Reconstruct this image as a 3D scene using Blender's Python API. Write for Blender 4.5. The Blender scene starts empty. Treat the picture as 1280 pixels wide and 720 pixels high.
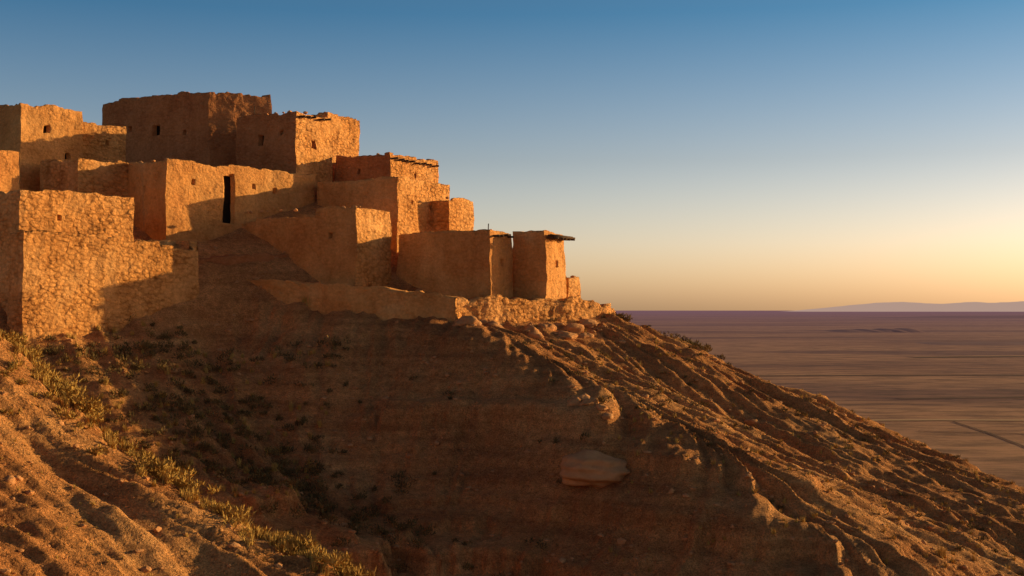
import bpy, math, random
import numpy as np
from mathutils import Vector, noise as mn
random.seed(7); RNG=np.random.default_rng(11)
scene=bpy.context.scene
PLAIN=-60.0
# ------------------------------------------------------------------ helpers
def link(o,parent=None):
    scene.collection.objects.link(o)
    if parent: o.parent=parent
    return o
def mesh_obj(name,verts,faces,mats,parent=None,smooth=True,mi=None):
    me=bpy.data.meshes.new(name)
    me.from_pydata([tuple(v) for v in verts],[],faces)
    for m in mats: me.materials.append(m)
    if mi is not None: me.polygons.foreach_set("material_index",np.array(mi,dtype=np.int32))
    me.polygons.foreach_set("use_smooth",np.full(len(me.polygons),smooth))
    me.update()
    return link(bpy.data.objects.new(name,me),parent)
def np_mesh(name,V,F,mats,smooth=True,parent=None):
    """V (n,3) float, F (m,k) int"""
    me=bpy.data.meshes.new(name); k=F.shape[1]
    me.vertices.add(len(V)); me.vertices.foreach_set("co",V.astype(np.float32).ravel())
    me.loops.add(F.size); me.loops.foreach_set("vertex_index",F.astype(np.int32).ravel())
    me.polygons.add(len(F)); me.polygons.foreach_set("loop_start",np.arange(0,F.size,k,dtype=np.int32))
    me.polygons.foreach_set("use_smooth",np.full(len(F),smooth))
    me.update(calc_edges=True); me.validate()
    for m in mats: me.materials.append(m)
    return link(bpy.data.objects.new(name,me),parent)
_T=RNG.random((256,256))*2-1
def vnoise(x,y,seed=0):
    x=x+seed*17.31; y=y+seed*9.77
    xi=np.floor(x).astype(int); yi=np.floor(y).astype(int)
    fx=x-xi; fy=y-yi; fx=fx*fx*(3-2*fx); fy=fy*fy*(3-2*fy)
    a=_T[xi&255,yi&255]; b=_T[(xi+1)&255,yi&255]; c=_T[xi&255,(yi+1)&255]; d=_T[(xi+1)&255,(yi+1)&255]
    return (a*(1-fx)+b*fx)*(1-fy)+(c*(1-fx)+d*fx)*fy
def fbm(x,y,o=4,seed=0):
    s=0;a=1
    for i in range(o):
        s=s+a*vnoise(x*2**i,y*2**i,seed+i*3); a*=.5
    return s
def sstep(a,b,x):
    t=np.clip((x-a)/(b-a),0,1); return t*t*(3-2*t)
# ------------------------------------------------------------------ materials
def nodes(name):
    m=bpy.data.materials.new(name); m.use_nodes=True
    nt=m.node_tree; b=nt.nodes["Principled BSDF"]; b.inputs["Roughness"].default_value=.95
    b.inputs["Specular IOR Level"].default_value=.1
    return m,nt,b
def N(nt,t,**kw):
    n=nt.nodes.new(t)
    for k,v in kw.items():
        if k in n.inputs: n.inputs[k].default_value=v
        else: setattr(n,k,v)
    return n
def ramp(nt,src,stops):
    r=nt.nodes.new("ShaderNodeValToRGB"); nt.links.new(src,r.inputs[0])
    e=r.color_ramp.elements
    while len(e)<len(stops): e.new(.5)
    for i,(p,c) in enumerate(stops): e[i].position=p; e[i].color=(*c,1) if len(c)==3 else c
    return r.outputs[0]
def mix(nt,f,a,b,mode='MIX'):
    m=nt.nodes.new("ShaderNodeMix"); m.data_type='RGBA'; m.blend_type=mode
    for s,v in ((0,f),(6,a),(7,b)):
        if hasattr(v,'links') or hasattr(v,'is_linked'): nt.links.new(v,m.inputs[s])
        else: m.inputs[s].default_value=v if s==0 else (*v,1)
    return m.outputs[2]
def tnoise(nt,vec,scale,detail=4,rough=.6):
    n=N(nt,"ShaderNodeTexNoise"); n.inputs["Scale"].default_value=scale; n.inputs["Detail"].default_value=detail
    n.inputs["Roughness"].default_value=rough; nt.links.new(vec,n.inputs["Vector"]); return n.outputs["Fac"]
def math_(nt,op,a,b=None,clamp=False):
    m=nt.nodes.new("ShaderNodeMath"); m.operation=op; m.use_clamp=clamp
    for i,v in enumerate((a,b)):
        if v is None: continue
        if isinstance(v,(int,float)): m.inputs[i].default_value=v
        else: nt.links.new(v,m.inputs[i])
    return m.outputs[0]
def bump(nt,b,h,dist,strength=1,prev=None):
    n=N(nt,"ShaderNodeBump"); n.inputs["Strength"].default_value=strength; n.inputs["Distance"].default_value=dist
    nt.links.new(h,n.inputs["Height"])
    if prev is not None: nt.links.new(prev,n.inputs["Normal"])
    nt.links.new(n.outputs[0],b.inputs["Normal"]); return n.outputs[0]

def wall_mat(name,cA,cB,cC,stone,sdist,vs=3.2,bare=.25):
    m,nt,b=nodes(name); g=N(nt,"ShaderNodeNewGeometry").outputs["Position"]
    big=tnoise(nt,g,.45,4); fine=tnoise(nt,g,9,4,.7)
    col=ramp(nt,big,[(.3,cA),(.5,cB),(.7,cC)])
    mp=N(nt,"ShaderNodeMapping"); mp.inputs["Scale"].default_value=(1,1,1.7); nt.links.new(g,mp.inputs[0])
    wob=N(nt,"ShaderNodeTexNoise"); wob.inputs["Scale"].default_value=2.5; wob.inputs["Detail"].default_value=1; nt.links.new(mp.outputs[0],wob.inputs["Vector"])
    vm=N(nt,"ShaderNodeVectorMath",operation='MULTIPLY_ADD'); nt.links.new(wob.outputs["Color"],vm.inputs[0]); vm.inputs[1].default_value=(.22,.22,.12); nt.links.new(mp.outputs[0],vm.inputs[2])
    v=N(nt,"ShaderNodeTexVoronoi"); v.inputs["Scale"].default_value=vs; v.inputs["Randomness"].default_value=.85; nt.links.new(vm.outputs[0],v.inputs["Vector"])
    patch=ramp(nt,tnoise(nt,g,.9,4,.65),[(.42,(1,1,1)),(.62,(bare,bare,bare))])
    sf=math_(nt,'MULTIPLY',patch,stone)
    sep=N(nt,"ShaderNodeSeparateColor"); nt.links.new(v.outputs["Color"],sep.inputs[0])
    var=ramp(nt,sep.outputs[0],[(0,(.76,.72,.70)),(.5,(1,1,1)),(1,(1.17,1.17,1.15))])
    col=mix(nt,sf,col,mix(nt,1.0,col,var,'MULTIPLY'))
    crev=ramp(nt,v.outputs["Distance"],[(.35,(1,1,1)),(.75,(.6,.53,.48))])
    col=mix(nt,sf,col,mix(nt,1.0,col,crev,'MULTIPLY'))
    col=mix(nt,1.0,col,ramp(nt,fine,[(.3,(.80,.77,.74)),(.65,(1.08,1.08,1.08))]),'MULTIPLY')
    mps=N(nt,"ShaderNodeMapping"); mps.inputs["Scale"].default_value=(1.1,1.1,.25); nt.links.new(g,mps.inputs[0])
    col=mix(nt,1.0,col,ramp(nt,tnoise(nt,mps.outputs[0],1.1,4,.65),[(.33,(.86,.83,.80)),(.6,(1.04,1.04,1.04))]),'MULTIPLY')
    nt.links.new(col,b.inputs["Base Color"])
    e=math_(nt,'MULTIPLY',ramp(nt,v.outputs["Distance"],[(.1,(1,1,1)),(.45,(.75,.75,.75)),(.8,(0,0,0))]),patch)
    p=bump(nt,b,e,sdist)
    p=bump(nt,b,fine,.035,1,p)
    bump(nt,b,tnoise(nt,g,2.2,4,.65),.12,.8,p)
    return m
M_adobe=wall_mat("adobe_plaster",(.60,.255,.075),(.69,.315,.095),(.74,.37,.125),.3,.025,4.4)
M_rubble=wall_mat("rubble_stone",(.60,.265,.075),(.70,.325,.10),(.77,.395,.14),.75,.055,4.4,.4)
M_red=wall_mat("red_adobe",(.44,.165,.06),(.50,.20,.072),(.55,.23,.085),.35,.03,4.4)
def simple(name,c1,c2,scale,bd=.02):
    m,nt,b=nodes(name); g=N(nt,"ShaderNodeNewGeometry").outputs["Position"]
    n=tnoise(nt,g,scale,4); nt.links.new(ramp(nt,n,[(.3,c1),(.7,c2)]),b.inputs["Base Color"]); bump(nt,b,n,bd)
    return m
M_wood=simple("weathered_wood",(.06,.035,.02),(.14,.085,.05),8)
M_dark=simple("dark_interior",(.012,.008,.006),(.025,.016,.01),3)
M_rock=simple("sandstone_rock",(.44,.19,.07),(.60,.30,.12),3,.08)
M_boulder=simple("boulder_stone",(.48,.21,.08),(.64,.32,.13),2.2,.12)

# ground
m,nt,b=nodes("desert_ground"); M_ground=m
geo=N(nt,"ShaderNodeNewGeometry"); g=geo.outputs["Position"]
sx=N(nt,"ShaderNodeSeparateXYZ"); nt.links.new(g,sx.inputs[0])
hc=ramp(nt,tnoise(nt,g,.22,5,.6),[(.3,(.52,.21,.066)),(.5,(.65,.285,.09)),(.7,(.72,.365,.13))])
hc=mix(nt,1.0,hc,ramp(nt,tnoise(nt,g,4,5,.75),[(.3,(.62,.6,.58)),(.62,(1.12,1.12,1.12))]),'MULTIPLY')
hc=mix(nt,1.0,hc,ramp(nt,tnoise(nt,g,20,3,.7),[(.36,(.64,.62,.58)),(.6,(1.1,1.1,1.1))]),'MULTIPLY')
mp=N(nt,"ShaderNodeMapping"); mp.inputs["Scale"].default_value=(.08,.08,1.3); mp.inputs["Rotation"].default_value=(.12,.1,0); nt.links.new(g,mp.inputs[0])
hc=mix(nt,.5,hc,mix(nt,1.0,hc,ramp(nt,tnoise(nt,mp.outputs[0],1.8,4),[(.38,(.60,.50,.46)),(.58,(1.15,1.15,1.12))]),'MULTIPLY'))
mp2=N(nt,"ShaderNodeMapping"); mp2.inputs["Scale"].default_value=(.0005,.0016,0); nt.links.new(g,mp2.inputs[0])
pc=ramp(nt,tnoise(nt,mp2.outputs[0],1.0,5,.55),[(.36,(.13,.058,.032)),(.46,(.38,.185,.08)),(.53,(.52,.265,.115)),(.60,(.22,.105,.055)),(.72,(.44,.22,.095))])
mp3=N(nt,"ShaderNodeMapping"); mp3.inputs["Scale"].default_value=(.02,.05,0); nt.links.new(g,mp3.inputs[0])
pc=mix(nt,1.0,pc,ramp(nt,tnoise(nt,mp3.outputs[0],1.0,6,.75),[(.40,(.5,.5,.45)),(.56,(1.12,1.1,1.08))]),'MULTIPLY')
fz=N(nt,"ShaderNodeMapRange"); fz.inputs[1].default_value=-58; fz.inputs[2].default_value=-40; nt.links.new(sx.outputs[2],fz.inputs[0])
col=mix(nt,fz.outputs[0],pc,hc)
nt.links.new(col,b.inputs["Base Color"])
vo=N(nt,"ShaderNodeTexVoronoi"); vo.inputs["Scale"].default_value=5.5; nt.links.new(g,vo.inputs["Vector"])
p=bump(nt,b,tnoise(nt,g,1.8,6,.72),.24,.9)
p=bump(nt,b,tnoise(nt,g,13,3,.75),.07,1,p)
bump(nt,b,ramp(nt,vo.outputs["Distance"],[(0,(1,1,1)),(.35,(0,0,0))]),.05,.8,p)
def add_haze_glow(m,L,col,mx=1.0):  # painted aerial haze: emission colour mixed in by distance from the origin
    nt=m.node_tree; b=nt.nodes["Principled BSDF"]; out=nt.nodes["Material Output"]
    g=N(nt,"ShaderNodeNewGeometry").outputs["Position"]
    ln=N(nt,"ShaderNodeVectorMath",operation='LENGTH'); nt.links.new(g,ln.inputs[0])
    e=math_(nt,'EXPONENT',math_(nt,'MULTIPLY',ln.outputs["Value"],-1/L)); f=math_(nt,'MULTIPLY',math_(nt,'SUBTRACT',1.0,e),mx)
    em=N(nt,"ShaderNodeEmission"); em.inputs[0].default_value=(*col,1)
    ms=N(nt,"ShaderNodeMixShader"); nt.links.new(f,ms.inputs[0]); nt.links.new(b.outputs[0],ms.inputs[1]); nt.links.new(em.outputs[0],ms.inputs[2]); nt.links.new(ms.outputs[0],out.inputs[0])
add_haze_glow(M_ground,11000,(.175,.090,.108))  # haze over the far plain is emission in the ground material

# ------------------------------------------------------------------ terrain
C=np.array([
(-2.4,54,-.5),(-1.2,52,-1.0),(0,50,-1.66),(1.4,48,-2.8),(2.75,46,-3.75),(4.2,44,-4.6),(5.8,42,-5.33),(7.4,40.4,-5.9),(8.9,39,-6.5),(9.8,37,-7.5),(11,33,-9.2),(12,26,-11.5),
(4.9,61,-.5),(6.4,61,-1.2),(8.5,61,-2.1),(11.2,60,-3.3),(13.9,59,-4.3),(17,56,-5.7),(20,51,-7.1),(23,48,-8.6),
(.6,56,-.6),(2.8,57.7,-.6),(2,55,-1.2),(3,51,-2.6),(6,54,-2.3),(6.5,49,-3.7),(9,52,-4.0),(9.5,46,-5.4),(13,50,-5.6),(12.5,43,-6.9),(16,46,-7.1),(14,38,-8.5),(18,38,-9.6),
(8,68,-4.5),(12,68,-6.8),(17,65,-9),(23,60,-12),(28,52,-14),(5,68,-3),
(-5,53.3,-.8),(-7.5,53.5,-.6),(-10,54.5,-.3),(-12,54,-.7),(-7.8,51,-2.2),(-5,50,-3.2),(-3,50,-2.8),(-1.2,47,-5.0),(-3.5,47,-5.1),(-5.6,46,-6.0),(-1.1,44,-6.9),(1.8,43,-6.5),(4.2,41,-6.9),(-1,41,-8.4),(3.9,38.5,-8.3),(6.6,37.5,-8.1),(3,33,-9.8),(8,31,-10.2),
(-13.8,50,-2.0),(-11.8,48,-3.6),(-9.8,46,-5.0),(-7.6,44.4,-6.2),(-5.7,43,-7.0),(-3.6,40.5,-8.2),(-1.6,38,-9.2),(0,33,-10.4),(1,25,-12),
(-17,49.8,-1.0),(-19.5,48.3,-.9),(-16,46.8,-2.7),(-12.2,44.5,-4.6),(-9,42.2,-5.9),(-6.9,40.5,-7.0),(-22,46,-1.0),
(-17,40,-4.2),(-13,38.5,-5.4),(-9.3,36.8,-6.5),(-6,35,-7.8),(-3,32,-9.2),(-19,43,-3.0),
(-14.4,36,-1.05),(-11.5,34,-2.8),(-8.8,32,-4.26),(-6.5,30.5,-5.1),(-4,29,-6.0),(-2,27,-7.5),(-11.5,29.5,-3.6),(-9.6,25.5,-5.0),(-8.0,26,-5.5),(-6.2,27,-5.9),(-14,27,-2.7),(-18,34,-.1),(-24,37,.6),(-8,20,-7.2),(-4,20,-9.5),
(-2,57,.25),(1,58,.25),(3.5,59.8,.1),(-5,57.5,.6),(-8,57,1.2),(-11,57.5,2.2),(-13,55.5,1.5),(-14.5,53.5,.3),(-16.8,52.5,.3),(-13.5,58,3.2),(-11.5,60.5,4.4),(-8,61,4.0),(-4,61,3),(0,61.5,1.0),(3,63,-.8),(-3,66,2.5),
(-10,66,6),(-16,62,5.2),(-19,57,4),(-20,52,2.2),(-22,60,4.5),(-15,68,6.2),(-22,68,5.5),(-8,72,3),(-28,58,4),(-28,48,1.0),
(-12,80,1),(-30,85,-2),(0,80,-6),(15,80,-16),(35,70,-24),(38,45,-22),(36,25,-22),(24,20,-16),(12,14,-13.5),(0,8,-12),(-12,8,-9.5),(-28,20,-2),(-40,40,1),(-45,65,0),(60,50,-38),(60,85,-40),(30,105,-38),(0,110,-30),(-40,110,-18),(60,10,-38),(30,-20,-36),(0,-20,-22),(-30,-15,-12),(-65,20,-4),(-70,80,-12),(85,50,-52),(0,140,-52),(0,-60,-46)
],dtype=float)
def tps_fit(C):
    n=len(C); P=C[:,:2]/30
    r2=((P[:,None]-P[None])**2).sum(-1); K=.5*r2*np.log(r2+1e-12)+np.eye(n)*4e-5
    Q=np.c_[np.ones(n),P]; A=np.zeros((n+3,n+3)); A[:n,:n]=K; A[:n,n:]=Q; A[n:,:n]=Q.T
    return np.linalg.solve(A,np.r_[C[:,2],0,0,0])
W=tps_fit(C)
def base(x,y):
    sh=x.shape; x=x.ravel()/30; y=y.ravel()/30; out=np.full(x.shape,W[-3])+W[-2]*x+W[-1]*y
    for i in range(len(C)):
        r2=(x-C[i,0]/30)**2+(y-C[i,1]/30)**2; out+=W[i]*.5*r2*np.log(r2+1e-12)
    return out.reshape(sh)
gx=np.arange(-45,60.1,.5); gy=np.arange(0,110.1,.5)
GX,GY=np.meshgrid(gx,gy,indexing='ij'); B0=base(GX,GY)
for _ in range(10):
    B0[1:-1,1:-1]=(B0[1:-1,1:-1]*2+B0[2:,1:-1]+B0[:-2,1:-1]+B0[1:-1,2:]+B0[1:-1,:-2])/6
DX,DY=np.gradient(B0,.5)
def samp(F,x,y):
    i=np.clip((x-gx[0])/.5,0,len(gx)-1.001); j=np.clip((y-gy[0])/.5,0,len(gy)-1.001)
    a=i.astype(int); c=j.astype(int); fx=i-a; fy=j-c
    return (F[a,c]*(1-fx)+F[a+1,c]*fx)*(1-fy)+(F[a,c+1]*(1-fx)+F[a+1,c+1]*fx)*fy
def lic(x,y,f,seed,steps=12,h=.4):
    acc=vnoise(x*f,y*f,seed); 
    for sg in (1,-1):
        px=x.copy(); py=y.copy()
        for k in range(steps):
            dx=samp(DX,px,py); dy=samp(DY,px,py); l=np.sqrt(dx*dx+dy*dy)+1e-6
            px=px+sg*h*dx/l; py=py+sg*h*dy/l
            acc=acc+vnoise(px*f,py*f,seed)
    return acc/math.sqrt(2*steps+1)
def axis(lo,hi,step,far):
    core=np.arange(lo,hi+1e-6,step); r=[];d=step;p=core[-1]
    while p<far: d*=1.16; p+=d; r.append(p)
    l=[];d=step;p=core[0]
    while p>-far: d*=1.16; p-=d; l.append(p)
    return np.array(l[::-1]+list(core)+r)
AX=axis(-24,26,.09,70000); AY=axis(24,64,.09,70000)
X,Y=np.meshgrid(AX,AY,indexing='ij')
near=(np.abs(X)<260)&(np.abs(Y-50)<260)
xn=X[near]; yn=Y[near]
z=base(xn,yn)
sl=np.sqrt(samp(DX,xn,yn)**2+samp(DY,xn,yn)**2)
core=sstep(-45,-28,xn)*(1-sstep(30,55,xn))*sstep(5,20,yn)*(1-sstep(70,90,yn))
flat=((xn>-24)&(xn<4)&(yn>55.5)&(yn<75)).astype(float)
crx=np.interp(yn,[26,33,37,39,42,46,50,54,60],[12,11,9.8,8.9,5.8,2.75,0,-2.4,-2.4])
flank=sstep(-.3,1.2,xn-crx)
spur=1-sstep(35,38,yn+(xn+14)*.55)
leftv=(1-sstep(-13,-8,xn))*(1-spur)          # calm slope below the stone house
face=(1-flank)*(1-spur)*sstep(-9,-6,xn)
amp=np.clip(sl/.35,.15,1.2)*(1-.75*flat)*core*(1-.6*leftv)
r1=lic(xn,yn,.7,1,16,.45); r2_=lic(xn,yn,2.0,2,16,.25); r3=lic(xn,yn,5,3,12,.12)
z=z+amp*(1-.25*face)*((-.27*np.abs(r1)+.12)*(1-.6*spur)-.14*np.abs(r2_)+.06+.05*r3)
z=z+core*(1-.6*flat)*(.11*(1-.6*spur)*fbm(xn*.5,yn*.5,3,5)+.055*fbm(xn*2.1,yn*2.1,5,9))
for per,wt,sd in ((1.7,.6,21),(.6,.6,61)):
    zz=z+.06*xn+.5*fbm(xn*.15,yn*.15,3,sd); fr=(zz/per)%1.0
    led=(sstep(.0,.18,fr)-fr)*per
    msk=np.clip(.04+.18*face+.75*fbm(xn*.17,yn*.17,3,sd+9),0,.8)*core*(1-flat)*np.clip(sl/.3,0,1)*(1-.7*flank)*(1-.7*spur)*(1-leftv)
    z=z+led*msk*wt
lm=sstep(-6.5,-4,xn)*(1-sstep(3.0,4.2,xn))*sstep(44,45.5,yn)*(1-sstep(50,52,yn))
t=z+.12*fbm(xn*.7,yn*.7,3,41)
z=z+lm*.6*(sstep(-4.42,-4.2,t)-sstep(-4.2,-3.2,t))
w=sstep(85,170,np.hypot(xn,yn-55)); z=z*(1-w)+PLAIN*w
z=np.maximum(z,PLAIN)
Z=np.full(X.shape,PLAIN); Z[near]=z
def ground(x,y):
    x=np.asarray(x,float); y=np.asarray(y,float)
    a=np.clip(np.searchsorted(AX,x)-1,0,len(AX)-2); c=np.clip(np.searchsorted(AY,y)-1,0,len(AY)-2)
    fx=(x-AX[a])/(AX[a+1]-AX[a]); fy=(y-AY[c])/(AY[c+1]-AY[c])
    return (Z[a,c]*(1-fx)+Z[a+1,c]*fx)*(1-fy)+(Z[a,c+1]*(1-fx)+Z[a+1,c+1]*fx)*fy
nx,ny=X.shape; idx=np.arange(nx*ny).reshape(nx,ny)
F=np.stack([idx[:-1,:-1],idx[1:,:-1],idx[1:,1:],idx[:-1,1:]],-1).reshape(-1,4)
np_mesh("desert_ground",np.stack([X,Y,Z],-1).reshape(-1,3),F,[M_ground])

# ------------------------------------------------------------------ rocks
def ico(sub):
    import bmesh
    bm=bmesh.new(); bmesh.ops.create_icosphere(bm,subdivisions=sub,radius=1)
    v=np.array([x.co[:] for x in bm.verts]); f=np.array([[q.index for q in p.verts] for p in bm.faces]); bm.free(); return v,f
IV,IF=ico(3); IVs,IFs=ico(1)
def rockvar(V,s,amp=.45,cell=.12):
    o=np.empty_like(V); q=Vector((s*7.3,s*3.1,s*1.7))
    for i,v in enumerate(V):
        u=Vector(v); d=mn.noise(u*1.1+q)*amp+mn.noise(u*2.7+q)*amp*.4
        c=mn.cell_vector(u*1.6+q)
        o[i]=np.array((u*(1+d))+c*cell)
    return o
RV=[rockvar(IV,i) for i in range(8)]; RS=[rockvar(IVs,i+20) for i in range(8)]
def rock_field(name,pts,variants,faces,mats,smooth):
    Vs=[];Fs=[];off=0
    for (x,y,zc,s) in pts:
        v=variants[random.randrange(len(variants))]; a=random.random()*6.28; ca,sa=math.cos(a),math.sin(a)
        sc=np.array([s*random.uniform(.8,1.4),s*random.uniform(.7,1.1),s*random.uniform(.45,.8)])
        u=v*sc; Vs.append(np.stack([u[:,0]*ca-u[:,1]*sa+x,u[:,0]*sa+u[:,1]*ca+y,u[:,2]+zc],-1)); Fs.append(faces+off); off+=len(v)
    return np_mesh(name,np.concatenate(Vs),np.concatenate(Fs),mats,smooth)
pts=[]
for i in range(10000):
    x=random.uniform(-20,24); y=random.uniform(24,64)
    s=.025+.13*random.random()**6
    if vnoise(np.array([x*.5]),np.array([y*.5]),77)[0]<-.2 and random.random()<.7: continue
    pts.append((x,y,float(ground(x,y))+s*.1,s))
rock_field("scattered_rocks",pts,RS,IFs,[M_rock],False)
pts=[]
for (x,y,s,n,sp) in [(-1.9,53.0,.45,4,.7),(-.6,53.8,.45,5,.8),(.8,55.2,.5,6,.9),(2.4,56.6,.45,5,.8),(3.8,57.9,.35,5,.6),(2.8,45.9,.4,4,.5),(2.3,46.4,.3,3,.6),(3.3,45.4,.25,3,.6),(-11.0,28.8,.3,2,.4),(6.5,48.5,.2,5,1.5),(10,50,.2,6,2)]:
    for k in range(n):
        xx=x+random.gauss(0,sp*.6); yy=y+random.gauss(0,sp*.4); ss=s*random.uniform(.35,1.1)
        pts.append((xx,yy,float(ground(xx,yy))-ss*.05,ss))
rock_field("rock_outcrop",pts,RV,IF,[M_rock],True)
bv=rockvar(ico(5)[0],91,.24,.0); bf_=ico(5)[1]
lay=np.sin(bv[:,2]*13+bv[:,0]*2.2+bv[:,1])*.035; bv=bv*(1+lay[:,None])
bx,by=2.75,43.5; bv=bv*np.array([1.15,1.1,.62])+np.array([bx,by,float(ground(bx,by))+.20])
np_mesh("boulder",bv,bf_,[M_boulder])

# ------------------------------------------------------------------ vegetation
def leafmat(name,c1,c2,c3):
    m,nt,b=nodes(name); g=N(nt,"ShaderNodeNewGeometry").outputs["Position"]
    nt.links.new(ramp(nt,tnoise(nt,g,1.3,3,.7),[(.3,c1),(.5,c2),(.7,c3)]),b.inputs["Base Color"]); return m
M_scrub=leafmat("scrub_leaves",(.22,.12,.034),(.42,.25,.06),(.56,.35,.09))
M_grass=leafmat("dry_grass",(.38,.21,.055),(.52,.32,.08),(.60,.39,.11))
M_green=leafmat("green_scrub",(.09,.062,.026),(.15,.10,.036),(.28,.175,.06))
def bushes(name,pl,mat):
    V=[]
    for (x,y,s,n) in pl:
        zc=float(ground(x,y))
        k=max(2,int(3+s*4)); cc=np.c_[RNG.normal(0,.42*s,k),RNG.normal(0,.42*s,k),RNG.uniform(.1,.55,k)*s]
        ci=RNG.integers(0,k,n); d=RNG.normal(0,1,(n,3)); d/=np.linalg.norm(d,axis=1)[:,None]
        c=cc[ci]+d*(s*.38*RNG.random((n,1))**.45); c[:,2]=np.abs(c[:,2])*.95
        up=d*.7+np.array([0,0,.8])+RNG.normal(0,.35,(n,3)); up/=np.linalg.norm(up,axis=1)[:,None]
        sd=np.cross(up,RNG.normal(0,1,(n,3))); sd/=np.linalg.norm(sd,axis=1)[:,None]+1e-6
        L=(RNG.uniform(.07,.17,(n,1))*(.6+.7*s)); wd=RNG.uniform(.012,.028,(n,1))*(.7+s)
        c+=np.array([x,y,zc])
        V.append(np.stack([c-sd*wd,c+sd*wd,c+up*L],1).reshape(-1,3))
    V=np.concatenate(V); return np_mesh(name,V,np.arange(len(V)).reshape(-1,3),[mat],False)
def tufts(name,pl,mat):
    V=[]
    for (x,y,s,n) in pl:
        zc=float(ground(x,y)); a=RNG.uniform(0,6.28,n); t=RNG.uniform(0,.75,n)
        d=np.c_[np.cos(a)*np.sin(t),np.sin(a)*np.sin(t),np.cos(t)]
        r=np.c_[RNG.normal(0,.12*s,n),RNG.normal(0,.12*s,n),np.zeros(n)]+np.array([x,y,zc-.02])
        sd=np.c_[-np.sin(a),np.cos(a),np.zeros(n)]*(.012+.012*s); L=(RNG.uniform(.4,1,n)*s)[:,None]
        V.append(np.stack([r-sd,r+sd,r+d*L],1).reshape(-1,3))
    V=np.concatenate(V); return np_mesh(name,V,np.arange(len(V)).reshape(-1,3),[mat],False)
def along(poly,n,sd):
    out=[]
    for _ in range(n):
        i=random.randrange(len(poly)-1); t=random.random()
        out.append((poly[i][0]*(1-t)+poly[i+1][0]*t+random.gauss(0,sd),poly[i][1]*(1-t)+poly[i+1][1]*t+random.gauss(0,sd)))
    return out
line=[(-15,36.4),(-13,35.2),(-11.5,34.1),(-8.8,32.1),(-6.5,30.6),(-5,29.7),(-3.4,28.6)]
gul=[(-14.5,51),(-11.8,48),(-9.8,46),(-7.6,44.4),(-5.7,43),(-3,40.5)]
S=[(x,y,random.uniform(.2,.58),180) for x,y in along(line,130,.35)]
S+=[(x,y,random.uniform(.15,.4),110) for x,y in along([(-14,34),(-11,32.5),(-8,31)],22,.9)]
G=[(x,y,random.uniform(.25,.6),110) for x,y in along(gul,90,1.1)]
G+=[(random.uniform(-19,-7),random.uniform(42,52.5),random.uniform(.15,.5),90) for _ in range(210)]
G+=[(x,y,random.uniform(.25,.5),130) for x,y in along([(4.8,60.2),(8,60.6),(9.0,60)],30,.4)]
for _ in range(420):
    x=random.uniform(1,24); y=random.uniform(36,61)
    if x-2.75<(46-y)*.95+.5: continue
    if vnoise(np.array([x*.35]),np.array([y*.35]),55)[0]<-.25: continue
    G.append((x,y,random.uniform(.1,.26),50))
G+=[(random.uniform(-8,4),random.uniform(40,52),random.uniform(.12,.3),60) for _ in range(50)]
T=[(x,y,random.uniform(.15,.45),60) for x,y in along(line,240,.5)]
T+=[(random.uniform(-14,-3),random.uniform(24,35),random.uniform(.06,.16),18) for _ in range(200)]
T+=[(random.uniform(-18,-7),random.uniform(41,52),random.uniform(.15,.4),40) for _ in range(240)]
T+=[(random.uniform(3,22),random.uniform(38,60),random.uniform(.1,.28),26) for _ in range(520)]
T+=[(random.uniform(-9,-7.2),random.uniform(55.3,56),random.uniform(.4,.7),60) for _ in range(14)]
T+=[(-.2,29.5,.45,120),(-3.4,29.3,.5,120),(13.4,40,.5,120)]
bushes("desert_scrub",S,M_scrub); bushes("green_scrub",G,M_green); tufts("dry_grass",T,M_grass)

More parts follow.
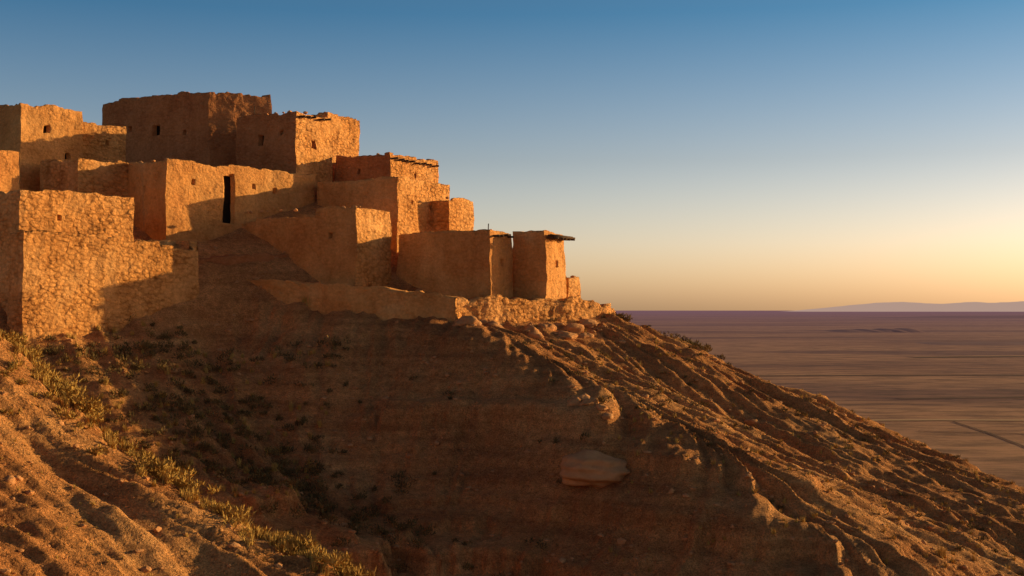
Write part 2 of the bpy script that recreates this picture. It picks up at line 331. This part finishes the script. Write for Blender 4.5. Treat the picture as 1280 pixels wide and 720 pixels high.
# ------------------------------------------------------------------ buildings
BID=[0]
def wallmesh(name,P,z0,z1,mats,rub,opens=(),steps=(),batter=.02,worn=.16,parent=None,fine=(0,3),thick=.35,roofdrop=.45,rub0=None):
    BID[0]+=1; sd=BID[0]*3.7
    n=len(P); P=[Vector((p[0],p[1],0)) for p in P]; c=sum(P,Vector())/n
    half=min((p-c).length for p in P)*.75
    G=.085
    zset=set(np.round(np.arange(z0,z1-.03,G),3))|{z1}
    for o in opens: zset|={o[3],o[4]}
    zs=sorted(zset); verts=[];faces=[];mi=[];top=[]
    def dispv(p,nrm,rb):
        q=Vector((p.x+sd,p.y,p.z))
        d=mn.noise_vector(q*.5)*.12+mn.noise_vector(q*1.9)*.045+mn.noise_vector(q*5)*.02
        if rb:
            dd=mn.voronoi(Vector((q.x,q.y,q.z*1.5))*4.2)[0]
            k=max(0,min(1,.6+1.3*mn.noise(q*.7)))
            d+=nrm*(rb*k*(min(dd[1]-dd[0],.4)/.4-.5))
        return p+d
    def droptop(side,s,p):
        dz=worn*(round(mn.noise(Vector((p.x*.7+sd,p.y*.7,1)))*1.8)/1.8)*.7+mn.noise(Vector((p.x*2.5,p.y*2.5,sd)))*worn*.4
        for (sid,a,b_,dr) in steps:
            if sid==side and a<=s<=b_: dz-=dr
        return dz
    for i in range(n):
        A,B=P[i],P[(i+1)%n]; Lg=(B-A).length; dr=(B-A)/Lg; nr=Vector((dr.y,-dr.x,0))
        g=G if i in fine else .35
        rb=rub0 if (i==0 and rub0 is not None) else rub; m0=2 if (i==0 and rub0 is not None) else 0
        cs=set(np.linspace(0,Lg,max(2,int(Lg/g)+1)))
        ops=[o for o in opens if o[0]==i]
        for o in ops: cs|={o[1],o[2]}
        cs=sorted(cs); st=len(verts); nc=len(cs)
        for s in cs:
            b0=A+dr*s; dz=droptop(i,s,b0); ef=min(1,s/.25,(Lg-s)/.25)
            for zv in zs:
                f=(zv-z0)/(z1-z0); p=c+(b0-c)*(1-batter*(zv-z0)/half)
                p=Vector((p.x,p.y,zv+dz*sstep(.55,1,f)))
                verts.append(dispv(p,nr,rb*ef))
        nz=len(zs); ext={}
        isop=lambda a,k: any(o[1]-1e-4<=cs[a] and cs[a+1]<=o[2]+1e-4 and o[3]-1e-4<=zs[k] and zs[k+1]<=o[4]+1e-4 for o in ops)
        def E(v):
            if v not in ext: ext[v]=len(verts); verts.append(verts[v]-nr*.32)
            return ext[v]
        for a in range(nc-1):
            for k in range(nz-1):
                v=[st+a*nz+k,st+(a+1)*nz+k,st+(a+1)*nz+k+1,st+a*nz+k+1]
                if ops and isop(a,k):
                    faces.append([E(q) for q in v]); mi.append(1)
                    for (da,dk,e) in ((0,-1,(0,1)),(1,0,(1,2)),(0,1,(2,3)),(-1,0,(3,0))):
                        if not(0<=a+da<nc-1 and 0<=k+dk<nz-1) or not isop(a+da,k+dk):
                            faces.append([v[e[0]],v[e[1]],E(v[e[1]]),E(v[e[0]])]); mi.append(0)
                else: faces.append(v); mi.append(m0)
        top+= [st+a*nz+nz-1 for a in range(nc-1)]
    sc=1-thick/half*.8
    r2=[];r3=[]
    for v in top:
        p=verts[v]; q=c+(Vector((p.x,p.y,0))-c)*sc
        r2.append(len(verts)); verts.append(Vector((q.x,q.y,p.z+mn.noise(p*3)*.05)))
        r3.append(len(verts)); verts.append(Vector((q.x,q.y,z1-roofdrop)))
    ce=len(verts); verts.append(Vector((c.x,c.y,z1-roofdrop+.05)))
    m=len(top)
    for k in range(m):
        j=(k+1)%m
        faces+= [[top[k],top[j],r2[j],r2[k]],[r2[k],r2[j],r3[j],r3[k]],[r3[k],r3[j],ce]]; mi+=[0,0,0]
    return mesh_obj(name,verts,faces,mats,parent,True,mi)
def beam(V,Fc,p,d,L,r):
    d=d.normalized(); s=d.cross(Vector((0,0,1))); 
    if s.length<.1: s=Vector((1,0,0))
    s.normalize(); u=s.cross(d); st=len(V); ns=7
    for t in (0,.5,1):
        c=p+d*L*t+u*random.gauss(0,.012)
        for k in range(ns):
            a=k/ns*6.283; V.append(c+(s*math.cos(a)+u*math.sin(a))*r*random.uniform(.85,1.1))
    for t in range(2):
        for k in range(ns):
            Fc.append([st+t*ns+k,st+t*ns+(k+1)%ns,st+(t+1)*ns+(k+1)%ns,st+(t+1)*ns+k])
    Fc.append([st+k for k in range(ns)][::-1]); Fc.append([st+2*ns+k for k in range(ns)])
def house(name,cx,cy,ang,wR,wL,z0,z1,mat,rub=0,opens=(),steps=(),worn=.16,vigas=(),coping=(),poles=(),batter=.02,canopy=None,P=None,rub0=None):
    a=math.radians(ang); R=Vector((math.cos(a),math.sin(a),0)); L=Vector((-math.sin(a),math.cos(a),0))
    c=Vector((cx,cy,0)); P=P or [c,c+R*wR,c+R*wR+L*wL,c+L*wL]
    P=[Vector((p[0],p[1],0)) for p in P]
    e=bpy.data.objects.new(name,None); link(e)
    wallmesh("walls",P,z0,z1,[mat,M_dark,M_rubble],rub,opens,steps,batter,worn,e,rub0=rub0)
    V=[];Fc=[]
    for (side,zz,sp) in vigas:
        A=P[side];B=P[(side+1)%4]; Lg=(B-A).length; dr=(B-A)/Lg; nr=Vector((dr.y,-dr.x,0)); s=.3
        while s<Lg-.2:
            p=A+dr*s-nr*.5; p.z=zz+random.gauss(0,.02); beam(V,Fc,p,nr+Vector((0,0,random.gauss(0,.03))),.65+random.uniform(0,.15),.055); s+=sp*random.uniform(.8,1.2)
    for (s,t,h) in poles:
        p=c+R*s+L*t; p.z=z1-.4; beam(V,Fc,p,Vector((.03,.02,1)),h+.4,.025)
    if canopy:
        side,zz,s0,s1,out=canopy; A=P[side];B=P[(side+1)%4]; dr=(B-A).normalized(); nr=Vector((dr.y,-dr.x,0)); s=s0
        while s<s1:
            p=A+dr*s-nr*.4; p.z=zz; beam(V,Fc,p,nr+Vector((0,0,-.06)),out+.4+random.uniform(-.1,.1),.05); s+=.28
        for k in range(4):
            p=A+dr*(s0-.1)+nr*(out*(.15+.25*k)); p.z=zz+.09-.02*k; beam(V,Fc,p,dr,s1-s0+.2,.045)
    if V: mesh_obj("roof_beams",V,Fc,[M_wood],e)
    if coping:
        Vs=[];Fs=[];off=0
        for side in coping:
            A=P[side];B=P[(side+1)%4]; Lg=(B-A).length; dr=(B-A)/Lg; nr=Vector((dr.y,-dr.x,0)); s=.1
            while s<Lg:
                if random.random()<.6:
                    r=random.uniform(.05,.11); q=A+dr*s-nr*(.17+batter*(z1-z0)); v=RS[random.randrange(8)]*np.array([r*1.3,r*1.3,r*.8])+np.array([q.x,q.y,z1+.02]); Vs.append(v); Fs.append(IFs+off); off+=len(v)
                s+=random.uniform(.2,.8)
        if Vs: np_mesh("coping_stones",np.concatenate(Vs),np.concatenate(Fs),[M_rock],False,e)
    return e
house("stone_house",-18.75,48.75,50,5.2,7,-1.5,4.63,M_rubble,.06,worn=.15,opens=((0,1.6,1.8,3.5,3.75),))
house("stone_enclosure_wall",-18.55,48.3,50,8.2,1.0,-2,2.95,M_rubble,.06,steps=((0,4.5,6.3,.15),(0,6.3,9,.4)),worn=.15)
house("adobe_tower",-22.3,58,50,3.3,5,3,9.4,M_adobe,.02,worn=.2,opens=((0,1.2,1.5,8.1,8.45),(0,2.3,2.55,7.0,7.3),(0,1.5,1.7,6.2,6.45)))
house("stone_house",-20.7,61,50,2.75,3,4,8.95,M_rubble,.05,worn=.12,opens=((0,1.5,1.7,8.0,8.25),))
house("stone_house",-19.1,56,50,3.9,3,2.5,6.65,M_rubble,.05,worn=.15)
house("adobe_house",-21.6,53.5,50,1.2,2.5,2,6.7,M_adobe,.03)
house("adobe_house",-15.2,56,50,8.8,3,1.5,6.6,M_adobe,.02,opens=((0,3.15,3.8,4.0,6.15),(0,6.1,6.35,5.5,5.8),(0,1.4,1.6,5.6,5.85),(0,4.9,5.1,5.65,5.9),(3,1.2,1.4,5.3,5.55)),worn=.14,coping=(3,))
house("adobe_fortress",-15.6,66,60,5,8.6,4,11.3,M_red,.02,opens=((3,4.2,4.75,9.3,9.85),(3,6.6,6.85,9.2,9.45),(3,2.2,2.5,9.6,9.9),(3,1.0,1.25,8.4,8.65),(0,1.5,1.8,9.4,9.75)),worn=.22,batter=.03,P=[(-15.6,66),(-12.4,67.3),(-15,74),(-23.0,70.3)])
house("adobe_tower",-10.4,62,60,2.85,4.05,4,9.65,M_red,.03,opens=((3,1.55,1.95,8.1,8.6),(0,1.2,1.55,8.0,8.45),(3,3.0,3.2,8.6,8.85)),coping=(0,3),vigas=((0,9.45,.5),),poles=((.3,3.0,.5),),rub0=.05)
house("stone_house",-9.35,65,60,2.8,2.4,5,10.0,M_rubble,.05,coping=(0,))
house("adobe_house",-6.0,63,60,4.5,3.5,3,7.7,M_red,.03,coping=(0,3),vigas=((0,7.45,.5),),opens=((3,1.4,1.6,6.8,7.05),(0,2.2,2.4,6.6,6.85)),rub0=.04)
house("adobe_house",-5.36,60,60,4.7,4.9,1.5,6.2,M_adobe,.03,coping=(0,),opens=((0,2.9,3.1,4.9,5.2),(0,1.2,1.4,5.0,5.2)),rub0=.05)
house("stone_house",-2.98,62,60,2.2,2,1,5.4,M_rubble,.05,coping=(0,))
house("adobe_house",-6.76,56,60,2.7,7.5,-.5,4.5,M_adobe,.02,steps=((3,0,5.2,.3),(3,0,1.6,.25)),worn=.1,coping=(3,),opens=((3,5.9,6.1,3.2,3.45),),rub0=.06)
house("adobe_house",-.9,56.2,60,1.95,5.1,-.6,3.5,M_adobe,.02,worn=.07,coping=(0,),opens=((0,.85,1.1,2.0,2.3),),poles=((.2,.3,.3),),vigas=((0,3.3,.45),))
house("adobe_house",1.52,57.2,60,1.95,1.9,-.6,3.5,M_adobe,.02,worn=.07,opens=((0,.85,1.1,2.0,2.3),),canopy=(0,3.25,.2,1.9,.45))
house("stone_shed",2.62,59.4,60,1.2,.8,-.8,1.5,M_rubble,.04,coping=(0,3))
def pwall(name,pts,th,depth,mat,rub=.06,er=.1):
    """wall along a polyline (x,y,ztop); built as one closed irregular solid"""
    verts=[];faces=[];cols=[]
    for i in range(len(pts)-1):
        a=Vector(pts[i]);b_=Vector(pts[i+1]); n=max(2,int((b_-a).length/.1))
        for k in range(n+(i==len(pts)-2)):
            cols.append((a.lerp(b_,k/n),(b_-a).normalized()))
    H=max(2,int(depth/.09))
    for (p,d) in cols:
        nr=Vector((d.y,-d.x,0)).normalized()
        tz=p.z+er*mn.noise(Vector((p.x*1.3,p.y*1.3,3)))+er*.6*round(2*mn.noise(Vector((p.x*.8,p.y*.8,9))))
        for k in range(H+1):
            q=Vector((p.x,p.y,tz-depth*(1-k/H)))+nr*(.15*(1-k/H))
            dd=mn.voronoi(Vector((q.x,q.y,q.z*1.5))*3.4)[0]
            verts.append(q+mn.noise_vector(q*.8)*(.05+er)+mn.noise_vector(q*3)*.05+nr*rub*(min(dd[1]-dd[0],.4)/.4-.5))
        q=Vector((p.x,p.y,tz))-nr*th; verts.append(q+mn.noise_vector(q*2)*.05)
        verts.append(q-Vector((0,0,depth)))
    r=H+3
    for c in range(len(cols)-1):
        for k in range(r-1):
            faces.append([c*r+k,(c+1)*r+k,(c+1)*r+k+1,c*r+k+1])
    faces.append([k for k in range(r)][::-1]); faces.append([(len(cols)-1)*r+k for k in range(r)])
    return mesh_obj(name,verts,faces,[mat],None,True)
pwall("terrace_wall",[(-12.0,56.2,1.3),(-7,54.6,1.05),(-2.3,53.8,.55)],.5,2.2,M_adobe,.05,.12)
pwall("terrace_wall",[(-2.3,53.82,.5),(.8,56.4,.45),(4.4,59.3,.3),(5.0,62.5,-.1)],.5,1.8,M_rubble,.09,.16)
pwall("terrace_wall",[(-14.0,55.6,2.3),(-12.6,56.4,2.4),(-9.8,58.4,2.6)],.5,1.8,M_red,.04)

# ------------------------------------------------------------------ distant plain features
def farmat(name,c,L,haze_col):  # even rock colour with painted distance haze glowing over it
    m,nt,b=nodes(name); b.inputs["Base Color"].default_value=(*c,1); add_haze_glow(m,L,haze_col); return m
M_far=farmat("distant_rock_haze",(.26,.13,.075),9000,(.14,.075,.088))
M_mtn=farmat("mountain_rock_haze",(.3,.2,.15),14000,(.46,.31,.25))  # mostly pale sky-like haze emission, little rock colour left
def ridge(name,x0,x1,y,h,dy,n,seed,flat=False,mat=None):
    verts=[];faces=[];m=9
    for i in range(n+1):
        t=i/n; x=x0+(x1-x0)*t; env=min(1,t*5,(1-t)*5)
        hh=h*env*((.6+.6*mn.noise(Vector((t*6,seed,0)))) if flat else (.6+.3*mn.fractal(Vector((t*5,seed,0)),1,2,5)))
        for j in range(m):
            s=j/(m-1)*2-1; pr=min(1,(1-abs(s))*(1.5 if flat else 1.2))
            verts.append((x,y+s*dy*(1+.3*mn.noise(Vector((t*14,seed,s)))),PLAIN-1+max(0,hh)*pr))
    for i in range(n):
        for j in range(m-1): faces.append([i*m+j,(i+1)*m+j,(i+1)*m+j+1,i*m+j+1])
    return mesh_obj(name,verts,faces,[mat or M_far],None,True)
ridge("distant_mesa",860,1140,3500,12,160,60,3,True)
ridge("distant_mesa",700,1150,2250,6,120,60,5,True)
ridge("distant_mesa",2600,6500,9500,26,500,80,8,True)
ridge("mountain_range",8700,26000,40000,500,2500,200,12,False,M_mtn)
def strip(name,pts,w,mat,zoff):
    V=[];Fc=[]
    for i,(x,y) in enumerate(pts):
        a=pts[max(0,i-1)];b_=pts[min(len(pts)-1,i+1)]; dx,dy=b_[0]-a[0],b_[1]-a[1]; l=math.hypot(dx,dy); nx_,ny_=-dy/l*w/2,dx/l*w/2
        V+=[(x+nx_,y+ny_,PLAIN+zoff),(x-nx_,y-ny_,PLAIN+zoff)]
        if i: Fc.append([2*i-2,2*i-1,2*i+1,2*i])
    return mesh_obj(name,V,Fc,[mat])
M_road=simple("pale_dirt",(.56,.32,.14),(.64,.38,.18),.02)
M_trk=simple("dark_track",(.10,.05,.025),(.2,.10,.05),.05)
strip("dirt_road",[(120,700),(165,690),(230,694),(300,690),(420,700),(900,730)],8,M_road,.3)
strip("dirt_track",[(236,685),(231,620),(224,560),(214,500)],1.6,M_trk,.25)
strip("dirt_track",[(200,630),(300,600),(420,580)],2,M_trk,.35)
strip("dirt_track",[(260,860),(520,900),(900,905)],10,M_trk,.25)
strip("dirt_track",[(150,1150),(420,1170),(900,1120)],16,M_trk,.25)
strip("dirt_track",[(500,1600),(900,1680),(1500,1600)],40,M_trk,.3)

# ------------------------------------------------------------------ light, sky, camera
EL=math.radians(9.3); ROT=math.radians(71)
w=bpy.data.worlds.new("World"); scene.world=w; w.use_nodes=True; nt=w.node_tree
sky=nt.nodes.new("ShaderNodeTexSky"); sky.sky_type='NISHITA'; sky.sun_disc=False; sky.sun_elevation=EL; sky.sun_rotation=ROT
sky.air_density=1.0; sky.dust_density=1.5; sky.ozone_density=1.5
bg=nt.nodes["Background"]; bg.inputs[1].default_value=.115
tc=N(nt,"ShaderNodeTexCoord"); sp=N(nt,"ShaderNodeSeparateXYZ"); nt.links.new(tc.outputs["Generated"],sp.inputs[0])
tint=ramp(nt,math_(nt,'MULTIPLY',sp.outputs[2],2.0,True),[(0.0,(2.5,2.05,2.2)),(.10,(2.1,1.8,2.05)),(.23,(1.3,1.22,1.42)),(.45,(.38,.76,1.10)),(.8,(.55,.5,.55)),(1,(.55,.45,.5))])
nt.links.new(mix(nt,1.0,sky.outputs[0],tint,'MULTIPLY'),bg.inputs[0])
sl_=bpy.data.lights.new("sun","SUN"); sl_.energy=5.0; sl_.angle=math.radians(.5); sl_.color=(1,.70,.32)
so=bpy.data.objects.new("sun",sl_); link(so)
d=Vector((math.sin(ROT)*math.cos(EL),math.cos(ROT)*math.cos(EL),math.sin(EL)))
so.rotation_euler=d.to_track_quat('Z','Y').to_euler()
cam=bpy.data.cameras.new("camera"); cam.lens=45; cam.sensor_width=36; cam.shift_y=27/1280; cam.clip_start=.5; cam.clip_end=200000
co=bpy.data.objects.new("camera",cam); co.rotation_euler=(math.pi/2,0,0); link(co); scene.camera=co
scene.view_settings.view_transform='Standard'; scene.view_settings.look='None'; scene.view_settings.exposure=0
